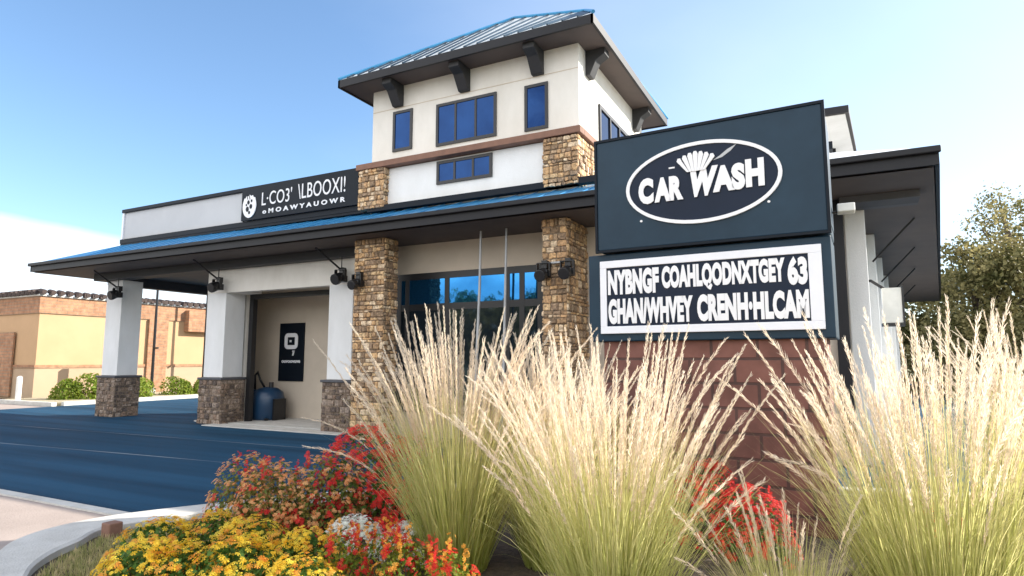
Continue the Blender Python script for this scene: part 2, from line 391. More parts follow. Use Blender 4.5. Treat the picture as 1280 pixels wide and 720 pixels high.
# body walls
wl = MB()
wl.box(-14.47,-13.17,10.8,11.4,3.31,4.098)    # lintel left end
wl.box(-13.17,-10.27,10.8,11.0,3.31,4.098)
wl.box(-10.27,-9.5,10.8,11.4,3.31,4.098)
P(wl, 'lintel_wall', M['stucco'])
P(MB().box(-14.47,-13.76,10.8,11.4,1.16,3.31), 'column', M['white'], bevel=.012)
P(MB().box(-10.27,-9.56,10.8,11.4,1.16,3.31), 'column', M['white'], bevel=.012)
P(MB().box(-18.91,-18.18,10.8,11.4,1.16,3.9), 'column', M['white'], bevel=.012)
for (xa,xb) in ((-14.47,-13.76),(-10.27,-9.56),(-18.91,-18.18)):
    P(MB().box(xa-.06,xb+.06,10.74,11.46,0,1.10), 'column_base', M['mortar'])
    P(MB().box(xa-.10,xb+.10,10.70,11.50,1.10,1.158), 'base_ledge', M['ledge'], bevel=.012)
# bay interior
P(MB().box(-15.25,-15.05,11.46,14.5,0,4.098), 'side_wall', M['stucco'])
P(MB().box(-15.05,-13.78,11.46,11.60,0,4.098), 'side_wall', M['stucco'])
P(MB().box(-15.05,-9.56,12.7,12.9,0,4.0), 'bay_back_wall', M['beige'])
P(MB().box(-10.2,-9.56,11.4,12.69,0,4.0), 'bay_side_wall', M['stucco'])
P(MB().box(-15.0,-10.21,11.61,12.69,3.5,3.6), 'bay_ceiling', M['beige'])
tr = MB(); tr.box(-13.62,-13.48,11.42,11.56,0,3.31); tr.box(-13.48,-10.22,11.42,11.56,3.19,3.31)
P(tr, 'bay_door_track', M['black'])
P(MB().box(-15.0,-9.6,11.0,12.69,.0,.03), 'bay_floor', M['kerb'])
P(MB().box(-13.9,-9.5,10.4,10.9,.0,.02), 'bay_threshold', M['kerb'])
# shop front
P(MB().box(-9.5,-8.5,11.0,11.2,0,4.098), 'front_wall', M['beige'])
P(MB().box(-8.5,-4.94,11.0,11.2,3.46,4.098), 'front_wall', M['beige'])
P(MB().box(-4.94,.18,11.0,11.2,0,4.098), 'front_wall', M['beige'])
P(MB().box(-8.5,-4.94,11.05,11.2,0,.5), 'front_wall', M['beige'])
w = panes_and_frame(B, -8.5,-4.94,.5,3.46,11.02,rows=(2.72,),fw=.14,glass=M['shopglass'],xs=(-8.2,-7.18,-5.75,-5.42)); w.location = (8,-11,0)
w['label'] = 'tall black framed shop window with bright blue upper panes'
# stone pillars below and above the eave
P(MB().box(-8.81,-8.05,10.0,10.42,0,4.098), 'stone_pillar', M['mortar'])
P(MB().box(-4.50,-4.06,10.0,10.99,0,4.098), 'stone_pillar', M['mortar'])
P(MB().box(-9.14,-8.46,10.42,10.595,4.86,5.76), 'upper_stone_pillar', M['mortar'], bevel=.02)
P(MB().box(-4.67,-4.0,10.42,11.3,4.80,5.74), 'upper_stone_pillar', M['mortar'], bevel=.02)
# real stones laid over the pillar cores
def cladding(x0, x1, y0, y1, z0, z1, m_, seed, cell=.088):
    random.seed(seed); b_ = MB()
    def face(o_, u_, n_, w_, h_):
        o_ = Vector(o_); u_ = Vector(u_); n_ = Vector(n_); z = -.0
        while z < h_-.02:
            rh = min(random.uniform(.5,1.7)*cell, h_-z)
            if h_-z-rh < .04: rh = h_-z
            x = -random.uniform(0,.02)
            while x < w_-.01:
                rw = random.uniform(.7,2.0)*cell
                if w_-x-rw < .06: rw = w_-x+random.uniform(0,.02)
                d = random.uniform(.012,.045); g_ = .006; e = min(rw,rh)*.22
                j = lambda: random.uniform(-.014,.014)
                P0 = [(x+g_+e*.6+j(),z+g_),(x+rw-g_-e*.6+j(),z+g_+j()),(x+rw-g_,z+g_+e*.7),(x+rw-g_+j()*.3,z+rh-g_-e*.6),(x+rw-g_-e*.7+j(),z+rh-g_),(x+g_+e*.7+j(),z+rh-g_+j()*.4),(x+g_,z+rh-g_-e*.7),(x+g_+j()*.3,z+g_+e*.6)]
                cx_ = x+rw/2; cz_ = z+rh/2
                V = [o_+u_*a+Vector((0,0,b))+n_*0 for a,b in P0]
                V += [o_+u_*(a+(cx_-a)*.05)+Vector((0,0,b+(cz_-b)*.05))+n_*d*.7 for a,b in P0]
                V += [o_+u_*(a+(cx_-a)*.28)+Vector((0,0,b+(cz_-b)*.28))+n_*(d+random.uniform(-.004,.004)) for a,b in P0]
                F_ = [(i,(i+1)%8,8+(i+1)%8,8+i) for i in range(8)]+[(8+i,8+(i+1)%8,16+(i+1)%8,16+i) for i in range(8)]+[tuple(range(16,24))]
                b_.add(V, F_, random.random()); x += rw
            z += rh
    face((x0,y0,z0),(1,0,0),(0,-1,0),x1-x0,z1-z0)
    face((x1,y0,z0),(0,1,0),(1,0,0),y1-y0,z1-z0)
    face((x0,y1,z0),(0,-1,0),(-1,0,0),y1-y0,z1-z0)
    P(b_, 'stone_cladding', m_)
cladding(-8.81,-8.05,10.0,10.42,0,4.09,M['stone'],1)
cladding(-4.50,-4.06,10.0,10.99,0,4.09,M['stone'],2)
cladding(-9.14,-8.46,10.42,10.59,4.86,5.755,M['stone'],3)
cladding(-4.67,-4.0,10.42,11.3,4.80,5.74,M['stone'],4)
for i_,(xa,xb) in enumerate(((-14.47,-13.76),(-10.27,-9.56),(-18.91,-18.18))):
    cladding(xa-.05,xb+.05,10.75,11.45,0,1.095,M['stonegrey'],5+i_)
# tower
tw = MB()
tw.box(-8.95,-4.02,10.6,15.0,4.4,7.6)
P(tw, 'tower_wall', M['stucco'])
P(MB().box(-8.48,-4.68,10.56,10.597,4.93,5.745), 'tower_panel', M['white'])
bd = MB(); bd.box(-9.22,-3.92,10.38,10.62,5.762,5.895); bd.box(-4.04,-3.92,10.62,15.06,5.762,5.895)
P(bd, 'stone_band', M['band'], bevel=.012)
def win(*a, **k):
    w_ = panes_and_frame(B, *a, **k); w_.location = (8,-11,0); return w_
win(-8.37,-7.85,6.12,7.03,10.6,fw=.06)
win(-7.23,-5.78,6.06,6.98,10.6,cols=3,fw=.06)
win(-5.15,-4.65,6.03,6.96,10.6,fw=.06)
win(-7.17,-5.85,5.22,5.71,10.555,cols=3,fw=.06)
# side window of the tower (faces +x)
sw = MB(); X0 = -4.02
for (a,b_,c,d) in ((11.7,13.75,6.72,6.80),(11.7,13.75,5.95,6.02),(11.7,11.78,6.02,6.72),(13.67,13.75,6.02,6.72),(12.36,12.42,6.02,6.72),(13.0,13.06,6.02,6.72)):
    sw.box(X0-.02,X0+.04,a,b_,c,d)
swo = P(sw, 'window', M['black'])
for (a, b_) in ((11.78,12.36),(12.42,13.0),(13.06,13.67)):
    MB().box(X0-.01,X0+.012,a,b_,6.02,6.72).build('pane', M['glass'], swo)
gv = MB(); gv.box(-8.94,-4.03,10.594,10.599,7.07+.035,7.07+.05)
P(gv, 'wall_joint', M['beige'])
# tower roof
eo = [(-9.46,10.0,7.75),(-3.5,10.0,7.75),(-3.5,15.6,7.75),(-9.46,15.6,7.75)]
ra, rb = (-6.5,12.8,9.86), (-4.68,12.8,9.56)
trf = MB().add(eo+[ra,rb], [(0,1,5,4),(1,2,5),(2,3,4,5),(3,0,4)])
tro = P(trf, 'tower_roof', M['towerroof'])
ss = MB(); E0 = [Vector(p) for p in eo]; A_, B_ = Vector(ra), Vector(rb)
k = -9.2
while k < -3.6:                               # seams run straight up the slope
    base = Vector((k,10.0,7.765))
    if k < A_.x: t = (k+9.46)/(A_.x+9.46)
    elif k > B_.x: t = (-3.5-k)/(-3.5-B_.x)
    else: t = 1
    zt = A_.z if k < A_.x else (B_.z if k > B_.x else A_.z+(B_.z-A_.z)*(k-A_.x)/(B_.x-A_.x))
    top = Vector((k, 10.0+2.8*t, 7.765+(zt-7.75)*t))
    ss.tube([base, top], .018, 5); k += .30
ss.build('roof_seam', M['seam'], tro)
hp = MB()
for a, b_ in ((E0[0],A_),(E0[1],B_),(E0[2],B_),(E0[3],A_),(A_,B_)):
    hp.tube([a+Vector((0,0,.03)), b_+Vector((0,0,.03))], .035, 8)
hp.build('ridge_cap', M['roof'], tro)
tf = MB(); ringwall(tf, [(p[0],p[1]) for p in eo], 7.58, 7.75)
P(tf, 'tower_fascia', M['dark'])
P(MB().add([(-9.41,10.05,7.605),(-3.55,10.05,7.605),(-3.55,15.55,7.605),(-9.41,15.55,7.605)],[(3,2,1,0)]), 'tower_soffit', M['soffit'])
for x in (-8.22,-6.52,-4.85):                 # tapered brackets
    P(MB().xprism([(10.12,7.60),(10.597,7.60),(10.597,7.12),(10.50,7.12),(10.30,7.40),(10.12,7.48)][::-1], x-.12, x+.12), 'bracket', M['soffitgrey'], bevel=.01)
for y in (11.1, 14.3):
    P(MB().yprism([(-4.018,7.60),(-3.62,7.60),(-3.62,7.48),(-3.80,7.38),(-3.93,7.1),(-4.018,7.1)][::-1], y-.13, y+.13), 'bracket', M['soffitgrey'], bevel=.01)
# right side wing wall (faces +x, slightly splayed) and its white pillars
def splay(x, y): return x + (y-11.2)*math.tan(R(5.6))
wing = MB(); wing.prism([(.2,11.2),(splay(.3,11.2),11.2),(splay(.3,31.5),31.5),(-4.8,31.5),(-4.8,11.3)], 0, 4.098)
P(wing, 'wing_wall', M['stucco'])
for y in (11.16, 14.2, 17.6, 21.4, 25.6, 30.2):
    x = splay(.38, y)
    P(MB().box(x-.12, x+.17, y, y+.5, 0, 4.098), 'wing_pillar', M['white'], bevel=.015)
for y in (12.2, 15.6, 19.2):
    x0_, x1_ = splay(.3,y), splay(.3,y+1.4)
    P(MB().prism([(x0_-.02,y),(x0_+.05,y),(x1_+.05,y+1.4),(x1_-.02,y+1.4)], 2.0, 3.3), 'wing_window', M['shopglass'])
P(MB().box(.06,.24,10.86,11.10,0,4.098), 'corner_post', M['dark'], bevel=.01)
P(MB().xprism([(10.7,4.098),(10.7,3.99),(10.95,3.95),(11.1,3.95),(11.1,4.098)], .2, 1.25), 'soffit_beam', M['ledge'])
for y in (12.8, 16.2, 20., 24.5):             # diagonal braces from wall to soffit
    x = splay(.55, y)
    P(MB().tube([(x,y,3.35),(x+.68,y,4.08)], .017, 8), 'brace', M['black'])
# roof-top shelter behind the sign
P(MB().prism([(-3.2,14.9),(.57,15.05),(.81,18.16),(-3.2,18.2)], 7.0, 7.16), 'shelter_roof', M['dark'])
P(MB().prism([(-3.1,15.0),(.5,15.13),(.74,18.1),(-3.1,18.12)], 6.985, 6.998), 'shelter_soffit', M['white'])
sh = MB()
for (x,y) in ((.25,17.6),(-.9,17.6),(-2.4,17.6),(-2.4,15.4)): sh.box(x-.07,x+.07,y-.07,y+.07,4.9,6.985)
sh.box(-2.4,.3,17.66,17.7,6.0,6.08); sh.box(-2.4,.3,17.66,17.7,5.3,5.36)
for i in range(6): sh.tube([(.25-i*.45,17.68,5.35),(-.1-i*.45,17.68,6.03)], .02, 6)
P(sh, 'shelter_frame', M['dark'])
# ------------------------------------------------------------------ fascia sign
fs_ = empty('fascia_sign', (-12.95,10.50,4.94), 0, 'long black sign board with pale lettering and round emblem on the roof parapet', 'sign')
MB().box(0,3.74,-.03,.028,.082,.86).build('board', M['navydark'], fs_, bevel=.006)
em = MB(); pts = []
for i in range(28):
    t = 2*math.pi*i/28
    x = .235*math.cos(t); z = .30*math.sin(t)
    if z > .12: z = .12+(z-.12)*.7+ (.035 if i%2 else 0)
    pts.append((x, z))
em.yprism([(x+.30,z+.44) for x,z in pts], -.05, -.032)
emo = em.build('emblem', M['lettering'], fs_)
dm = MB()
for (x,z,r_) in ((.24,.36,.055),(.36,.42,.05),(.27,.53,.045),(.38,.56,.03),(.31,.27,.035),(.20,.47,.025)):
    dm.yprism([(x+r_*math.cos(a*.785),z+r_*1.25*math.sin(a*.785)) for a in range(8)], -.056, -.0505)
for (x,z) in ((.23,.61),(.31,.60)): dm.yprism([(x,z),(x+.02,z),(x-.02,z+.12),(x-.035,z+.12)], -.056, -.0505)
dm.build('emblem_mark', M['navydark'], emo)
text('lettering', "L\u00b7CO3'", 1.0, .34, M['lettering'], fs_, (.72,-.034,.40), bold=.0)
text('lettering', "\\LBOOXI!", 1.45, .36, M['lettering'], fs_, (1.92,-.034,.42), bold=.0)
text('lettering', "o M O A W Y A U O W R", 2.62, .115, M['lettering'], fs_, (.76,-.034,.19), bold=.035)
# ------------------------------------------------------------------ floodlights
def floodlight(x, y, z, label, arm=True, side=0, sc=1.):
    t = empty('floodlight', (x,y,z), 0, label, 'floodlight', 'black floodlights on the front of the building')
    h = MB(); h.tube([(0,-.20,-.10),(0,-.14,-.08),(0,.0,-.02),(0,.10,.02)], [.125*sc,.13*sc,.11*sc,.06*sc], 12)
    h.box(-.12*sc,.12*sc,-.10,.10,-.13*sc,.02); h.build('lamp_head', M['black'], t, bevel=.012)
    y_ = MB()
    for s in (-1,1): y_.box(s*.14*sc-.008,s*.14*sc+.008,-.05,.03,-.09,.14)
    y_.box(-.148*sc,.148*sc,-.04,.02,.14,.156); y_.box(-.05,.05,.0,.12,.06,.20)
    y_.build('bracket', M['black'], t)
    if arm:
        MB().tube([(0,.0,.15),(-.12,-.22,.34),(-.30,-.50,.60)], .022, 8).build('arm', M['black'], t)
        MB().tube([(0,.02,.15),(0,.02,.60)], .012, 6).build('rod', M['black'], t)
    return t
floodlight(-18.02,10.56,3.49,'black floodlight hung in front of the leftmost column')
floodlight(-13.80,10.56,3.49,'black floodlight hung above the left jamb of the open bay')
floodlight(-9.72,10.56,3.46,'black floodlight hung above the right jamb of the open bay')
floodlight(-8.62,9.86,3.20,'small black wall light on the left stone pillar', arm=False, sc=.8)
floodlight(-4.42,9.84,3.13,'left one of the twin black lights on the right stone pillar', arm=False, sc=.85)
floodlight(-4.0,9.90,3.15,'right one of the twin black lights on the right stone pillar', arm=False, sc=.85)
tag(MB().box(-4.42,-4.1,9.93,9.985,3.28,3.31).build('light_bar', M['grey'], None), 'slim pale bar between the twin lights on the right stone pillar', 'bar')
# poster in the bay
po = empty('poster', (-14.39+.02,13.19,1.0), 0, 'narrow black poster with a white rounded emblem on the beige bay wall', 'poster')
MB().box(0,.93,-.03,.005,0,1.6).build('panel', M['navydark'], po, bevel=.005)
po.location = (-13.83,12.69,1.02)
def rrect(w,h,r_,n_=5):
    o_ = []
    for cx,cz,a0 in ((w-r_,h-r_,0),(-w+r_,h-r_,90),(-w+r_,-h+r_,180),(w-r_,-h+r_,270)):
        for i in range(n_+1):
            a = R(a0+90*i/n_); o_.append((cx+r_*math.cos(a), cz+r_*math.sin(a)))
    return o_
def ring(w,h,th,r_,cx,cz,y0,y1,n_=5):
    a = rrect(w,h,r_,n_); b = rrect(w-th,h-th,max(r_-th,.01),n_); k = len(a); m_ = MB()
    for y in (y0,y1): m_.add([(cx+x,y,cz+z) for x,z in a]+[(cx+x,y,cz+z) for x,z in b], [(i,(i+1)%k,k+(i+1)%k,k+i) for i in range(k)])
    m_.add([(cx+x,y0,cz+z) for x,z in a]+[(cx+x,y1,cz+z) for x,z in a], [(i,k+i,k+(i+1)%k,(i+1)%k) for i in range(k)])
    m_.add([(cx+x,y0,cz+z) for x,z in b]+[(cx+x,y1,cz+z) for x,z in b], [((i+1)%k,k+(i+1)%k,k+i,i) for i in range(k)])
    return m_
e_ = ring(.25,.22,.11,.12,.46,1.10,-.042,-.032); e_.box(.40,.47,-.042,-.032,1.07,1.13); e_.box(.52,.60,-.042,-.032,.80,.84)
e_.yprism([(.52,.70),(.56,.70),(.60,.82),(.54,.82)], -.042, -.032)
e_.build('emblem', M['lettering'], po)
text('lettering', 'ouvoovuve', .70, .075, M['lettering'], po, (.12,-.031,.50), bold=.035)
# machine in the bay
mc = empty('vacuum_machine', (-13.55,12.1,.03), 0, 'dark blue barrel vacuum machine with hoses standing inside the open bay', 'machine')
tb = MB(); prof = [(.0,.36),(.05,.40),(.55,.42),(.72,.38),(.82,.24),(.86,.0)]
for i in range(len(prof)-1): pass
tb.tube([(0,0,z) for z,_ in prof], [max(r_,.01) for _,r_ in prof], 20); tb.build('tank', M['bluepaint'], mc, smooth=True)
MB().box(-.52,-.30,-.38,.2,.0,.78).build('cabinet', M['bluepaint'], mc, bevel=.03)
lb = MB(); lb.box(-.5,-.34,-.40,-.384,.12,.30); lb.box(-.5,-.34,-.40,-.384,.42,.68); lb.build('label_plate', M['grey'], mc)
MB().tube([(-.4,-.1,.78),(-.42,-.1,1.15),(-.30,-.12,1.25),(-.22,-.1,1.05),(-.15,0,.84)], .03, 8).build('hose', M['black'], mc, smooth=True)
MB().tube([(-.5,-.1,.7),(-.52,-.12,1.3)], .035, 8).build('wand', M['grey'], mc)
MB().tube([(.1,0,.84),(.1,0,.98)], .06, 10).build('valve', M['black'], mc)
for (x,y) in ((-.3,-.3),(.3,-.3),(.3,.25),(-.3,.25)): MB().box(x-.04,x+.04,y-.04,y+.04,-.03,.06).build('foot', M['black'], mc)
MB().box(.40,.46,-.2,.2,.0,.55).build('fin', M['black'], mc)
hs = empty('hose_stand', (-10.55,12.0,.03), 0, 'pale upright hose stand with dark box at the right edge of the bay', 'stand')
MB().tube([(0,0,0),(0,0,2.05)], .045, 10).build('post', M['grey'], hs)
MB().box(-.02,.22,-.12,.08,1.15,1.55).build('control_box', M['black'], hs, bevel=.01)
MB().box(-.10,.06,-.09,.05,1.62,1.95).build('reel', M['lamp'], hs, bevel=.02)
MB().tube([(-.05,-.08,1.6),(-.16,-.14,1.1),(-.14,-.14,.4),(-.02,-.1,.1)], .025, 8).build('hose', M['black'], hs)
# slender poles in front of the shop window
for (xx,lab,tx) in ((-5.98,'left one of two slender grey poles before the shop window',-.09),(-5.42,'right one of two slender grey poles before the shop window',-.04)):
    t = MB().tube([(tx*1.4,-.04,0),(tx*.5,-.02,1.6),(0,0,3.0),(.02,0,4.08)], [.034,.030,.026,.022], 8)
    o = t.build('slender_pole', M['grey'], None, loc=(xx,10.3,0)); tag(o, lab, 'pole', 'slender poles before the shop window')
# wall mounted white box sign under right canopy
pj = empty('box_lamp', (splay(.55,12.0)+.27,12.0,2.2), 0, 'white lit box lamp with black trim hanging under the right canopy', 'lamp')
MB().box(-.14,.14,-.1,.1,0,.58).build('shade', M['lamp'], pj, bevel=.01)
tq = MB(); tq.box(-.16,.16,-.12,.12,-.05,0); tq.box(.14,.165,-.12,.12,0,.6); tq.tube([(-.1,0,.58),(-.28,0,.72),(-.45,0,.72)], .025, 8); tq.build('bracket', M['black'], pj)

# ------------------------------------------------------------------ monument sign
MS = empty('monument_sign', (-2.17,6.2,0.07), R(-2.6), 'large navy roadside sign with CAR WASH in a white oval on a red block base', 'sign')
MB().box(.02,2.12,.10,.62,0,1.74).build('base', M['blockbrick'], MS, bevel=.01)
MB().box(-.12,2.20,.05,.66,1.72,2.635).build('lower_cabinet', M['navy'], MS, bevel=.012)
up_ = MB(); up_.box(0,2.20,0,.72,2.66,3.855)
uo = up_.build('upper_cabinet', M['navy'], MS, bevel=.02)
rim = MB(); rim.box(-.012,2.212,-.012,.02,3.84,3.868); rim.box(-.012,2.212,-.012,.02,2.647,2.672); rim.box(-.012,.014,-.012,.02,2.67,3.84); rim.box(2.186,2.212,-.012,.02,2.67,3.84)
rim.build('trim', M['navydark'], uo)
sd = MB(); sd.box(2.199,2.206,.07,.66,2.76,3.76); sd.build('side_panel', M['navy'], uo)
# white frame
fm = MB(); fx0,fx1,fz0,fz1 = .02,2.12,1.80,2.56
fm.box(fx0,fx1,.02,.052,fz1-.075,fz1); fm.box(fx0,fx1,.02,.052,fz0,fz0+.075); fm.box(fx0,fx0+.07,.02,.052,fz0+.075,fz1-.075); fm.box(fx1-.11,fx1,.02,.052,fz0+.075,fz1-.075)
fo = fm.build('message_frame', M['signwhite'], MS, bevel=.004)
MB().box(fx0+.07,fx1-.11,.036,.050,fz0+.075,fz1-.075).build('message_panel', M['navyface'], MS)
text('lettering', 'NYBNGF', .54, .262, M['lettering'], MS, (.105,.034,2.200), bold=.06)
text('lettering', 'COAHLQODNXTGEY', 1.14, .262, M['lettering'], MS, (.675,.034,2.202), bold=.06)
text('lettering', '63', .165, .262, M['lettering'], MS, (1.835,.034,2.204), bold=.06)
text('lettering', 'GHAN/WHVEY', .87, .262, M['lettering'], MS, (.105,.034,1.898), bold=.06)
text('lettering', 'CRENH\u00b7HLCAM', .985, .262, M['lettering'], MS, (1.015,.034,1.90), bold=.06)
# oval logo
def ell(rx, rz, cx, cz, n_=56): return [(cx+rx*math.cos(2*math.pi*i/n_), cz+rz*math.sin(2*math.pi*i/n_)) for i in range(n_)]
cx, cz = 1.09, 3.265
MB().yprism(ell(.725,.385,cx,cz), -.008, .004).build('oval_panel', M['navyface'], uo)
a = ell(.75,.41,cx,cz); b = ell(.715,.375,cx,cz); k = len(a); rg = MB()
for y in (-.02,): rg.add([(x,y,z) for x,z in a]+[(x,y,z) for x,z in b], [(i,(i+1)%k,k+(i+1)%k,k+i) for i in range(k)])
rg.add([(x,-.02,z) for x,z in a]+[(x,0,z) for x,z in a], [(i,k+i,k+(i+1)%k,(i+1)%k) for i in range(k)])
rg.add([(x,-.02,z) for x,z in b]+[(x,0,z) for x,z in b], [((i+1)%k,k+(i+1)%k,k+i,i) for i in range(k)])
rg.build('oval_ring', M['lettering'], uo)
text('lettering', 'C', .155, .27, M['lettering'], uo, (cx-.615,-.02,3.105), bold=.07)
text('lettering', 'AR', .29, .25, M['lettering'], uo, (cx-.45,-.02,3.11), bold=.07)
text('lettering', 'W', .27, .29, M['lettering'], uo, (cx-.125,-.02,3.115), bold=.075, slant=.12)
text('lettering', 'AS', .30, .26, M['lettering'], uo, (cx+.125,-.02,3.135), bold=.07)
text('lettering', 'H', .165, .27, M['lettering'], uo, (cx+.43,-.02,3.145), bold=.07)
brs = MB()
for i in range(7):                            # plume of upright strokes over the W
    t = (i-3)/3; bx = cx-.03+t*.075; tx = cx-.03+t*.16; hz = 3.575-.05*abs(t)**1.5
    pts = [(bx-.012,3.375),(bx+.012,3.375),(tx+.025,hz-.03),(tx+.012,hz),(tx-.014,hz),(tx-.024,hz-.03)]
    brs.yprism(pts, -.032-.001*i, -.021)
brs.build('plume_emblem', M['lettering'], uo)
sq = MB()
sq.yprism([(cx+.13,3.46),(cx+.22,3.48),(cx+.30,3.53),(cx+.36,3.59),(cx+.27,3.55),(cx+.2,3.50)], -.012, -.009)
sq.build('swoosh_mark', M['greypanel'], uo)
dots = MB()
for (x,z) in ((cx-.60,2.94),(cx+.62,2.99)): dots.yprism(ell(.014,.012,x,z,8), -.006, .001)
dots.box(cx-.30,cx-.24,-.014,-.009,3.44,3.455)
dots.build('small_mark', M['lettering'], uo)
sl = empty('sign_light', (.16,6.62,3.02), 0, 'small white spotlight sticking out from the right side of the navy sign', 'light')
MB().box(-.06,.09,-.08,.08,-.03,.05).build('lamp_head', M['lamp'], sl, bevel=.01)
MB().tube([(-.1,0,-.02),(0,0,0)], .015, 6).build('arm', M['black'], sl)

# ------------------------------------------------------------------ tan building on the left
T = empty('tan_building', (-28.7,13.8,0), 0, 'low tan stucco building with brick frieze and toothed cornice behind the left shrubs', 'building')
MB().box(-22,0,0,34,.0,3.52).build('wall', M['tan'], T)
MB().box(-22.03,.03,-.03,34.03,.0,1.27).build('dado', M['tandado'], T)
MB().box(-22.06,.06,-.06,34.06,1.272,1.40).build('band', M['tanbrick'], T)
MB().box(-22.05,.05,-.05,34.05,3.50,4.20).build('frieze', M['tanbrick'], T)
MB().box(-22.12,.12,-.12,34.12,4.20,4.26).build('cornice', M['kerb'], T)
dn = MB(); y = -.1
while y < 34: dn.box(.06,.22,y,y+.16,4.262,4.40+.04*math.sin(y*5)); y += .33
x = -22
while x < 0: dn.box(x,x+.16,-.22,-.06,4.262,4.40+.04*math.sin(x*5)); x += .33
dn.build('cornice_teeth', M['bgdark'], T)
cp = MB(); y = .0
while y < 34: cp.tube([(-.1,y,4.42),(.24,y,4.36)], .10, 8); y += .34
x = -22
while x < 0: cp.tube([(x,.1,4.42),(x,-.24,4.36)], .10, 8); x += .34
cp.build('roof_tiles', M['bgdark'], T)
MB().box(-22,-.3,.3,34,4.262,4.3).build('roof', M['bgdark'], T)
MB().box(.05,.12,4.55,5.5,.0,3.5).build('pilaster', M['tanbrick'], T)
MB().box(.05,.12,12.6,13.6,.0,3.5).build('pilaster', M['tanbrick'], T)
MB().box(-5.5,-1.6,-.12,-.05,.1,2.75).build('brick_panel', M['tanbrick'], T)
MB().box(.0,.35,6.4,9.5,3.0,4.05).build('meter_box', M['tanbrick'], T)
for (y_, lab) in ((18.0,'dark thin lamp post before the tan building, nearer the leftmost column'),(20.6,'dark thin lamp post before the tan building, nearer the open bay')):
    t = empty('lamp_post', (-27.6,y_,.1), 0, lab, 'lamp post', 'lamp posts before the tan building')
    MB().tube([(0,0,0),(0,0,6.2)], [.07,.045], 8).build('post', M['black'], t)
    MB().box(-.05,.5,-.09,.09,6.1,6.2).build('lamp_head', M['black'], t)
    MB().box(-.12,.12,-.12,.12,0,.25).build('base', M['kerb'], t)
    MB().box(-.04,.3,-.03,.03,2.0,2.08).build('crossbar', M['black'], t)
bo = MB().tube([(0,0,0),(0,0,.95),(0,0,1.0)], [.09,.09,.05], 12).build('bollard', M['lamp'], None, loc=(-27.2,12.6,.0)); tag(bo, 'short white bollard before the dark end of the tan building', 'bollard')
pm = empty('meter_post', (-27.3,16.0,.1), 0, 'small rusty brown post by the tan building wall', 'post')
MB().tube([(0,0,0),(0,0,1.6)], .06, 8).build('post', M['band'], pm); MB().box(-.09,.09,-.14,.14,1.5,2.0).build('box', M['band'], pm, bevel=.02)

# ------------------------------------------------------------------ vegetation
def rv(): return Vector((random.gauss(0,1),random.gauss(0,1),random.gauss(0,1))).normalized()
def leafquad(mb, p, size, nrm=None, asp=.55):
    n_ = nrm or rv(); a = n_.orthogonal().normalized(); a.rotate(Matrix.Rotation(random.uniform(0,6.28),3,n_)); b_ = n_.cross(a)
    mb.add([p-a*size*.5, p+b_*size*asp*.5+n_*size*.08, p+a*size*.5, p-b_*size*asp*.5+n_*size*.08], [(0,1,2,3)])
def flower(mb, p, size, nrm, petals=6):
    n_ = nrm.normalized(); a = n_.orthogonal().normalized(); a.rotate(Matrix.Rotation(random.uniform(0,6.28),3,n_)); b_ = n_.cross(a)
    vs = [p+n_*size*.12]; fs = []
    for i in range(petals):
        t0 = 2*math.pi*i/petals; w_ = math.pi/petals*.85
        for dt, r_, h in ((-w_*.8,.32,.16),(-w_*.6,.50,.06),(w_*.6,.50,.02),(w_*.8,.32,.16)):
            vs.append(p+(a*math.cos(t0+dt)+b_*math.sin(t0+dt))*r_*size+n_*h*size)
        k_ = 1+i*4; fs.append((0,k_,k_+1,k_+2,k_+3))
    mb.add(vs, fs)
def mound(rx, rz, leaves, blooms, lsize, bsize, seed, leafm, sets, lump=.18, spikes=0):
    """shrub or flower mound: stems, foliage and blooms as parts; returns the thing"""
    random.seed(seed)
    t = empty('flower_shrub')
    lob = [(rv(), random.uniform(.5,1)) for _ in range(7)]
    def surf(d):
        s = 1-lump*.6
        for q, a_ in lob: s += lump*a_*max(0,d.dot(q))**3
        return s
    fol = MB()
    for _ in range(leaves):
        d = rv(); d.z = abs(d.z)*1.1-.12; d.normalize(); s = surf(d)*random.uniform(.45,1.0)**.6
        p = Vector((d.x*rx*s, d.y*rx*s, max(.01,d.z*rz*s+.03)))
        leafquad(fol, p, lsize*random.uniform(.6,1.3), (d+rv()*.9).normalized())
    fol.build('foliage', leafm, t)
    st = MB()
    for _ in range(10):
        d = rv(); d.z = abs(d.z)+.3; d.normalize()
        st.tube([(0,0,0),(d.x*rx*.4,d.y*rx*.4,d.z*rz*.5),(d.x*rx*.8,d.y*rx*.8,d.z*rz*.85)], [.008,.005,.003], 4)
    st.build('stem', M['bark'], t)
    for m_, share in sets:
        fl = MB(); 
        heads = max(3,int(blooms*share/5))
        for _ in range(heads):
            d = rv(); d.z = abs(d.z)*1.0; d.normalize(); s = surf(d)
            c = Vector((d.x*rx*s, d.y*rx*s, d.z*rz*s+.04))
            for _k in range(random.randint(3,7)):
                p = c+rv()*bsize*.8; flower(fl, p, bsize*random.uniform(.7,1.2), (d+rv()*.5+Vector((0,0,.3))))
        for k_ in range(spikes):
            d = rv(); d.z = abs(d.z)+.8; d.normalize(); s = surf(d)
            c = Vector((d.x*rx*s, d.y*rx*s, d.z*rz*s))
            for j in range(14): flower(fl, c+Vector((random.gauss(0,.012),random.gauss(0,.012),j*.012)), bsize*.8, rv()+Vector((0,0,.4)))
        fl.build('flowers', m_, t)
    return t
def place(proto, first, loc, rz, sc, label, cat, group, name=None):
    o = proto if first else copy_tree(proto)
    o.location = loc; o.rotation_euler = (0,0,rz); o.scale = (sc,sc,sc)
    if name: o.name = name
    return tag(o, label, cat, group)
ZB = .07
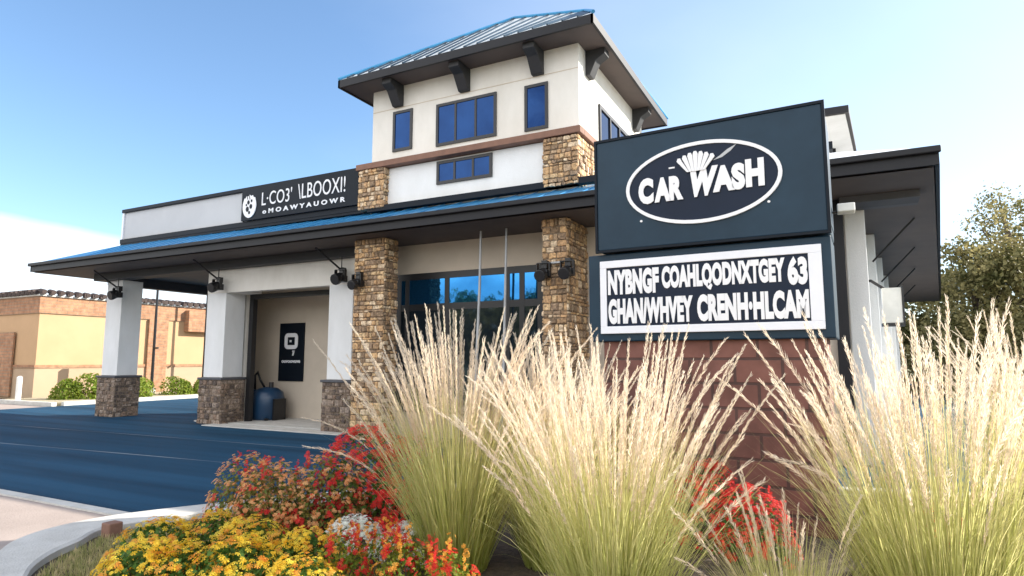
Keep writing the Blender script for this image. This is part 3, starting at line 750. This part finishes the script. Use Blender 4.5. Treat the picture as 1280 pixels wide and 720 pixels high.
yp = mound(.34,.36,1300,620,.05,.044,11,M['leaf'],[(M['yellow'],.72),(M['orange'],.28)])
yl = ['yellow flower mound at the left tip of the bed, next to the turf',
      'yellow flower mound just behind the leftmost one, below the bronze bush',
      'yellow flower mound in the middle of the front row, tallest of its row',
      'orange and yellow flower mound next to the pale white flowers',
      'yellow flower mound cut off by the bottom edge, farthest left',
      'yellow flower mound cut off by the bottom edge below the middle of the row',
      'yellow flower mound cut off by the bottom edge, second from the left',
      'yellow flower mound at the bottom edge beside the small red flowers']
for i, ((x,y),s) in enumerate(zip([(-4.42,3.0),(-4.30,3.42),(-3.85,3.36),(-3.42,3.42),(-4.02,2.62),(-3.42,2.86),(-3.75,2.78),(-2.98,2.98)], [.9,.85,.92,.82,.9,.95,.85,.8])):
    place(yp, i==0, (x,y,ZB), i*1.3, s, yl[i], 'flower plant', 'yellow flower mounds at the front of the bed', 'yellow_flower_plant')
bp_ = mound(.46,.62,1700,900,.05,.04,21,M['leafred'],[(M['peach'],.78),(M['red'],.22)], spikes=3)
bl = ['bronze bush with orange and red blooms, leftmost beside the kerb','bronze bush with orange and red blooms, middle of the three','bronze bush with orange blooms, right against the bright red bush']
for i, (x,y,s) in enumerate([(-4.80,4.12,.84),(-4.45,4.14,.82),(-4.20,4.42,.90)]):
    place(bp_, i==0, (x,y,ZB), i*2.1, s, bl[i], 'bush', 'bronze bushes behind the yellow flowers', 'flowering_bush')
rp_ = mound(.40,.66,1000,1100,.05,.044,31,M['leaf'],[(M['red'],1)], spikes=4)
rl = ['bright red flowering bush left of the tallest left grass clump','red flowering bush half hidden behind the left grass clump',
      'red flowering bush before the block base of the navy sign','low red flowering bush beside the right grass clump, before the sign base','small red bush deep inside the right grass clump']
for i, (x,y,s) in enumerate([(-4.02,4.86,1.14),(-3.66,4.95,1.05),(-1.02,5.6,.85),(-.62,5.35,.7),(.6,5.6,.62)]):
    place(rp_, i==0, (x,y,ZB), i*1.7, s, rl[i], 'bush', 'red flowering bushes', 'red_flower_bush')
sp_ = mound(.26,.34,500,170,.04,.038,41,M['leaflime'],[(M['red'],.65),(M['orange'],.35)], spikes=4)
sl_ = ['small red flower plant at the bottom edge, nearest the yellow mounds','small red flower plant at the bottom edge, second from the yellow mounds','small red flower plant at the bottom edge under the left grass clump','small red flower plant at the bottom edge between the two left grass clumps']
for i, (x,y) in enumerate([(-3.08,3.42),(-2.82,3.62),(-2.58,3.52),(-2.2,3.42)]):
    place(sp_, i==0, (x,y,ZB), i*1.1, .92, sl_[i], 'flower plant', 'small red flower plants along the front', 'red_flower_plant')
wp_ = mound(.30,.30,500,900,.035,.036,51,M['leaflime'],[(M['whitep'],1)])
wl_ = ['low white flower cushion left of the small red flowers','low white flower cushion under the left grass clump']
for i, (x,y) in enumerate([(-3.42,3.95),(-2.92,4.02)]):
    place(wp_, i==0, (x,y,ZB), i*2.3, .85, wl_[i], 'flower plant', 'white flower cushions', 'white_flower_plant')
# feather grass
def grass(seed, h, nb, npl, spread=1., base=.17):
    random.seed(seed); t = empty('feather_grass')
    bl = MB()
    def path(L, th0, curl, phi, p0, n_=6):
        pts = [Vector(p0)]; p = Vector(p0); dh = Vector((math.cos(phi),math.sin(phi),0))
        for i in range(n_):
            u = (i+.5)/n_; th = th0+curl*u**1.8
            p = p+(dh*math.sin(th)+Vector((0,0,1))*math.cos(th))*(L/n_); pts.append(p.copy())
        return pts, dh
    def ribbon(mb, pts, dh, w, t0, t1):
        side = Vector((-dh.y,dh.x,0)); side.rotate(Matrix.Rotation(random.uniform(-1.2,1.2),3,'Z'))
        vs = []; tn = []; n_ = len(pts)-1
        for i, p in enumerate(pts):
            ww = w*(1-(i/n_)**2*.85); vs += [p-side*ww, p+side*ww]
            q = t0+(t1-t0)*(i/n_); tn += [q,q]
        mb.add(vs, [(2*i,2*i+1,2*i+3,2*i+2) for i in range(n_)], tn)
    for _ in range(nb):
        phi = random.uniform(0,6.283); rr = base*math.sqrt(random.random())
        u = random.random()
        L = h*random.uniform(.40,.78); th0 = R(2+26*u**1.2)*spread*random.uniform(.7,1.1); curl = R(random.uniform(3,46))*(.25+u*.8)
        if random.random() < .05: curl += R(60)
        pts, dh = path(L, th0, curl, phi+random.gauss(0,.25), (rr*math.cos(phi),rr*math.sin(phi),0))
        dry = random.random()
        ribbon(bl, pts, dh, random.uniform(.0019,.0034), .0+.3*dry, .45+.5*dry)
    bl.build('blades', M['blade'], t)
    pb = MB(); sb = MB()
    for _ in range(npl):
        phi = random.uniform(0,6.283); rr = base*.9*math.sqrt(random.random()); u = random.random()
        L = h*random.uniform(.66,1.06); th0 = R(1+24*u**1.3)*spread*random.uniform(.6,1.15); curl = R(random.uniform(0,16)+20*u*u)
        if random.random() < .06: curl += R(35)
        pts, dh = path(L, th0, curl, phi, (rr*math.cos(phi),rr*math.sin(phi),0), 10)
        ribbon(sb, pts, dh, .0022, .3, .95)
        s0 = random.uniform(.56,.70); cnt = int(L*(1-s0)*300); fat = random.uniform(.8,1.35); tone = random.random()
        for k_ in range(cnt):
            s = s0+(1-s0)*(k_+random.random())/cnt
            f = s*10; i = min(int(f),9); p = pts[i].lerp(pts[i+1], f-i); d = (pts[i+1]-pts[i]).normalized()
            v = (s-s0)/(1-s0); env = (math.sin(math.pi*min(1,v*.92+.06))**.6)
            o_ = rv(); o_ = (o_-d*o_.dot(d)).normalized()
            dirv = (d+o_*random.uniform(.10,.34)*fat).normalized(); ln = random.uniform(.022,.055)*(.45+.6*env)*fat
            w_ = d.cross(o_).normalized()*.0019
            if random.random() < .5: w_ = o_*.0019
            q = p+o_*.002
            tv = max(0,min(1,.25+.5*v+.35*(tone-.5)+random.uniform(-.15,.15)))
            pb.add([q, q+dirv*ln*.45+w_, q+dirv*ln, q+dirv*ln*.45-w_], [(0,1,2,3)], tv)
    sb.build('stalks', M['blade'], t); pb.build('plumes', M['plume'], t)
    return t
g1 = grass(101, 1.95, 1700, 205, 1.0, .23); g2_ = grass(202, 1.95, 1800, 195, 1.0, .27); g3 = grass(303, 1.85, 1800, 195, 1.0, .32)
g4 = grass(404, 1.15, 1000, 26, 1.35, .18)
G = 'pale feather grass clumps in the bed'
spots = [(g1,1,(-2.56,4.10),0,.97,'tall feather grass clump on the left, before the shop window'),
 (g2_,1,(-1.15,3.46),.4,.85,'largest feather grass clump in the middle, before the left half of the navy sign'),
 (g3,1,(.46,4.15),1.2,.97,'wide pale feather grass clump right of the navy sign'),
 (g1,0,(-1.98,4.5),2.0,.86,'feather grass clump filling the gap between the left and middle ones'),
 (g2_,0,(1.75,7.9),1.0,1.0,'farther feather grass clump at the right edge, before the olive tree'),
 (g4,1,(-.26,3.62),0,.80,'lowest green feather grass clump with few plumes, in the gap before the block base of the sign'),
 (g1,0,(1.45,4.95),3.2,.74,'feather grass clump cut by the lower right corner'),
 (g2_,0,(3.0,8.6),2.2,1.0,'farthest feather grass clump beyond the right edge one')]
for pr_,first,(x,y),rz,s,lab in spots: place(pr_, first, (x,y,ZB), rz, s, lab, 'grass clump', G, 'feather_grass')
# turf at the tip of the bed + stubble
def turf(name, poly_pts, count, h, m_, label, seed):
    random.seed(seed); b_ = MB()
    xs = [p[0] for p in poly_pts]; ys = [p[1] for p in poly_pts]
    def inside(x,y):
        c_ = False; j = len(poly_pts)-1
        for i in range(len(poly_pts)):
            xi,yi = poly_pts[i]; xj,yj = poly_pts[j]
            if (yi>y)!=(yj>y) and x < (xj-xi)*(y-yi)/(yj-yi)+xi: c_ = not c_
            j = i
        return c_
    k_ = 0
    while k_ < count:
        x = random.uniform(min(xs),max(xs)); y = random.uniform(min(ys),max(ys))
        if not inside(x,y): continue
        k_ += 1; a_ = random.uniform(0,6.28); l_ = random.uniform(0,.8)*h; hh = h*random.uniform(.5,1.2); w_ = .004
        b_.add([(x-w_*math.sin(a_),y+w_*math.cos(a_),.07),(x+w_*math.sin(a_),y-w_*math.cos(a_),.07),(x+l_*math.cos(a_),y+l_*math.sin(a_),.07+hh)], [(0,1,2)])
    o = b_.build(name, m_); tag(o, label, 'grass', kind='stuff'); return o
turf('grass', [(-5.78,3.5),(-5.55,3.12),(-5.4,2.88),(-5.15,2.62),(-4.6,2.2),(-3.9,1.2),(-2.6,1.6),(-2.4,3.4),(-3.6,4.0),(-5.0,3.7),(-5.5,4.1)], 26000, .06, M['turf'], 'short dry green turf inside the kerb at the left tip of the bed', 5)
turf('dry_grass', [(-.2,3.0),(5,3.0),(6,8.8),(2.05,8.4),(.9,7.4)], 16000, .08, M['turf'], 'pale dry stubble on the ground right of the sign', 6)
# a low brick stub at the kerb's inner edge
tag(MB().box(-5.72,-5.60,3.36,3.48,.07,.20).build('brick', M['band'], None, bevel=.01), 'rusty brown brick at the inner edge of the kerb', 'brick')
# far shrubs along the island
shp = mound(.75,1.0,1200,8,.16,.05,61,M['leaflime'],[], lump=.3)
sx = [(-26.4,13.9),(-26.0,14.9),(-25.6,15.7),(-26.3,16.6),(-25.8,18.2),(-25.7,19.2),(-25.6,20.3),(-25.5,21.4),(-25.5,22.5)]
pos = ['leftmost','second from the left','third from the left','just left of the first column','first right of the leftmost column','second right of the leftmost column','third right of the leftmost column','fourth right of the leftmost column','last before the open bay']
for i, (x,y) in enumerate(sx):
    place(shp, i==0, (x,y,.10), i*1.9, [.8,1.0,.9,.75,.8,.75,.7,.75,.8][i], 'yellow green shrub along the tan building, '+pos[i], 'shrub', 'shrubs along the tan building', 'green_shrub')
# trees
def tree(name, seed, h, cr, loc, leafm, nleaf, lsize, label, cat='tree', crown_low=.25, group='trees on the right', flatz=.8, gap=.0):
    random.seed(seed); t = empty(name, loc, 0, label, cat, group)
    tr_ = MB(); tr_.tube([(0,0,-.1),(.05,.03,h*.2),(-.05,.08,h*.42),(.05,.0,h*.62)], [h*.035,h*.028,h*.02,h*.012], 9)
    clumps = []
    for i in range(34):
        a_ = random.uniform(0,6.28); zz = h*random.uniform(crown_low,.93); k_ = (zz/h-crown_low)/(1-crown_low)
        rr = cr*(math.sin(math.pi*min(1,.18+k_*.78))**.6)*math.sqrt(random.uniform(.15,1))
        c = Vector((rr*math.cos(a_), rr*math.sin(a_), zz)); clumps.append((c, cr*random.uniform(.22,.42)))
        if i%2 == 0:
            b0 = Vector((0,0.05,h*random.uniform(.2,.5)))
            tr_.tube([b0, b0.lerp(c,.5)+rv()*.1*cr, c], [h*.012,h*.007,h*.003], 5)
    tr_.build('trunk', M['bark'], t, smooth=True)
    cw = MB(); per = nleaf//len(clumps)
    for c, r_ in clumps:
        for _ in range(per):
            d = rv(); p = c+Vector((d.x,d.y,d.z*flatz))*r_*(random.random()**.45)*random.choice((1,1,1,1.25))
            leafquad(cw, p, lsize*random.uniform(.6,1.4), (rv()+d*.6).normalized(), .6)
    cw.build('crown', leafm, t)
    return t
tree('olive_tree', 71, 7.6, 3.9, (6.5,38.5,0), M['leafolive'], 16000, .22, 'broad olive green tree right of the canopy, nearest to it', crown_low=.12)
tree('olive_tree', 72, 8.9, 4.2, (10.2,37.5,0), M['leafolive'], 17000, .22, 'taller olive tree cut by the right edge of the photo', crown_low=.1)
tree('bare_tree', 73, 12.6, 3.2, (10.4,45.0,0), M['leafolive'], 3400, .18, 'sparse dark tree top rising behind the olive trees at the right edge', crown_low=.55)
tree('olive_tree', 74, 7.0, 3.2, (7.0,46.0,0), M['leafolive'], 9000, .25, 'low olive tree behind, seen beside the canopy edge', crown_low=.12)
hd = mound(1.9,3.4,5200,5,.22,.05,81,M['leafolive'],[], lump=.3)
for i, (x,y,lab) in enumerate([(5.3,34.6,'dark green shrub beside the end of the right canopy'),(8.3,34.0,'dark green shrub under the olive tree at the right edge'),(6.9,35.6,'dark green shrub in the middle of the row under the olive trees'),(3.9,37.5,'dark green shrub farthest left, seen under the right canopy')]):
    place(hd, i==0, (x,y,0), i*2., 1., lab, 'shrub', 'dark shrubs under the olive trees', 'dark_shrub')
# trees across the street behind the photographer: they show in the shop window's reflections
for i, (x,y,h_) in enumerate([(-14,-16,5.6),(-17.5,-17,6.2),(-21,-15.5,5.8),(-24.5,-17,6.4),(-28,-15,5.6),(-31.5,-16,6.2),(-35,-15,6),(-10,-17,6)]):
    tree('street_tree', 90+i, h_, 2.8, (x,y,0), M['leafolive'], 3000, .4, 'street tree across the road, reflected in the shop window', group='street trees across the road', crown_low=.2)

# ------------------------------------------------------------------ sky, sun, camera
AZ, EL = R(50), R(27.2)
wd = D.worlds.new('World'); SC.world = wd; wd.use_nodes = True
nt = wd.node_tree; L = nt.links.new
bg = nt.nodes['Background']; bg.inputs['Strength'].default_value = .115
sk = N(nt, 'ShaderNodeTexSky'); sk.sky_type = 'NISHITA'; sk.sun_disc = False; sk.sun_elevation = EL; sk.sun_rotation = AZ
sk.air_density = 1.0; sk.dust_density = .4; sk.ozone_density = 3.0
tc = N(nt, 'ShaderNodeTexCoord'); sx_ = N(nt, 'ShaderNodeSeparateXYZ'); L(tc.outputs['Generated'], sx_.inputs[0])
def MA(op, a, b=None, c=None, clamp=False):
    n_ = nt.nodes.new('ShaderNodeMath'); n_.operation = op; n_.use_clamp = clamp
    for i, v in enumerate((a,b,c)):
        if v is None: continue
        if isinstance(v, (int,float)): n_.inputs[i].default_value = v
        else: L(v, n_.inputs[i])
    return n_.outputs[0]
x_, y_, z_ = sx_.outputs[0], sx_.outputs[1], sx_.outputs[2]
n1 = N(nt, 'ShaderNodeTexNoise', Scale=2.2, Detail=9); L(tc.outputs['Generated'], n1.inputs['Vector'])
# low cloud bank on the left: top edge falls toward the right
az = MA('ARCTAN2', x_, y_)                            # 0 ahead (+y), negative to the left
edge = MA('MULTIPLY_ADD', az, -.115, .045)             # higher at the left
edge = MA('MULTIPLY_ADD', MA('SUBTRACT', n1.outputs['Fac'], .5), .05, edge)
bank = MA('MULTIPLY', MA('SUBTRACT', edge, z_), 70, clamp=True)
bank = MA('MULTIPLY', bank, MA('MULTIPLY', MA('SUBTRACT', -.45, az), 6, clamp=True), clamp=True)
# thin cirrus veil toward the sun side and unseen bright clouds added behind the viewer to light the facade
mpw = N(nt, 'ShaderNodeMapping'); mpw.inputs['Scale'].default_value = (1,1,2.6); L(tc.outputs['Generated'], mpw.inputs['Vector'])
n2 = N(nt, 'ShaderNodeTexNoise', Scale=1.4, Detail=10); n2.inputs['Distortion'].default_value = .4; L(mpw.outputs[0], n2.inputs['Vector'])
dr = MA('ADD', MA('MULTIPLY', x_, .80), MA('MULTIPLY', y_, .45))
veil = MA('MULTIPLY', MA('ADD', MA('MULTIPLY', MA('ADD', dr, .20), .60), MA('MULTIPLY', MA('SUBTRACT', n2.outputs['Fac'], .5), .5)), .95, clamp=True)
n3 = N(nt, 'ShaderNodeTexNoise', Scale=2.6, Detail=10); L(mpw.outputs[0], n3.inputs['Vector'])
fill_cloud = MA('MULTIPLY', MA('SUBTRACT', n3.outputs['Fac'], .42), 7, clamp=True)
fill_cloud = MA('MULTIPLY', fill_cloud, MA('MULTIPLY', MA('SUBTRACT', -.10, y_), 4, clamp=True))
fill_cloud = MA('MULTIPLY', fill_cloud, MA('MULTIPLY', MA('SUBTRACT', z_, .02), 8, clamp=True))
def mixc(fac, a, col):
    m_ = nt.nodes.new('ShaderNodeMix'); m_.data_type = 'RGBA'; L(fac, m_.inputs['Factor']); L(a, m_.inputs['A']); m_.inputs['B'].default_value = (*col,1); return m_.outputs['Result']
tn = nt.nodes.new('ShaderNodeMix'); tn.data_type = 'RGBA'; tn.blend_type = 'MULTIPLY'; tn.inputs['Factor'].default_value = 1
L(sk.outputs[0], tn.inputs['A']); tn.inputs['B'].default_value = (.90,.935,.93,1)
c = mixc(MA('MULTIPLY', veil, .8), tn.outputs['Result'], (4.0,4.2,4.5))
c = mixc(MA('MULTIPLY', bank, .85), c, (4.4,4.8,5.2))
c = mixc(MA('MULTIPLY', fill_cloud, .85), c, (12.5,12.1,11.6))
L(c, bg.inputs['Color'])
sd_ = D.lights.new('sun', 'SUN'); sd_.energy = 4.0; sd_.angle = R(.5); sd_.color = (1,.93,.82)
so_ = D.objects.new('sun', sd_); COL.objects.link(so_)
S_ = Vector((math.sin(AZ)*math.cos(EL), math.cos(AZ)*math.cos(EL), math.sin(EL)))
so_.rotation_euler = S_.to_track_quat('Z','Y').to_euler(); so_.location = (20,20,20)
cam = D.cameras.new('camera'); co = D.objects.new('camera', cam); COL.objects.link(co); SC.camera = co
cam.sensor_width = 36; cam.lens = 780/1280*36; cam.clip_end = 3000; cam.clip_start = .05
co.location = (0,0,1.6)
pit, yaw = math.atan(90/780), math.atan(400/780)
co.rotation_euler = (math.pi/2+pit, 0, yaw)
SC.view_settings.view_transform = 'Standard'; SC.view_settings.look = 'None'; SC.view_settings.gamma = 1
SC.view_settings.exposure = 1.42
SC.render.engine = 'CYCLES'
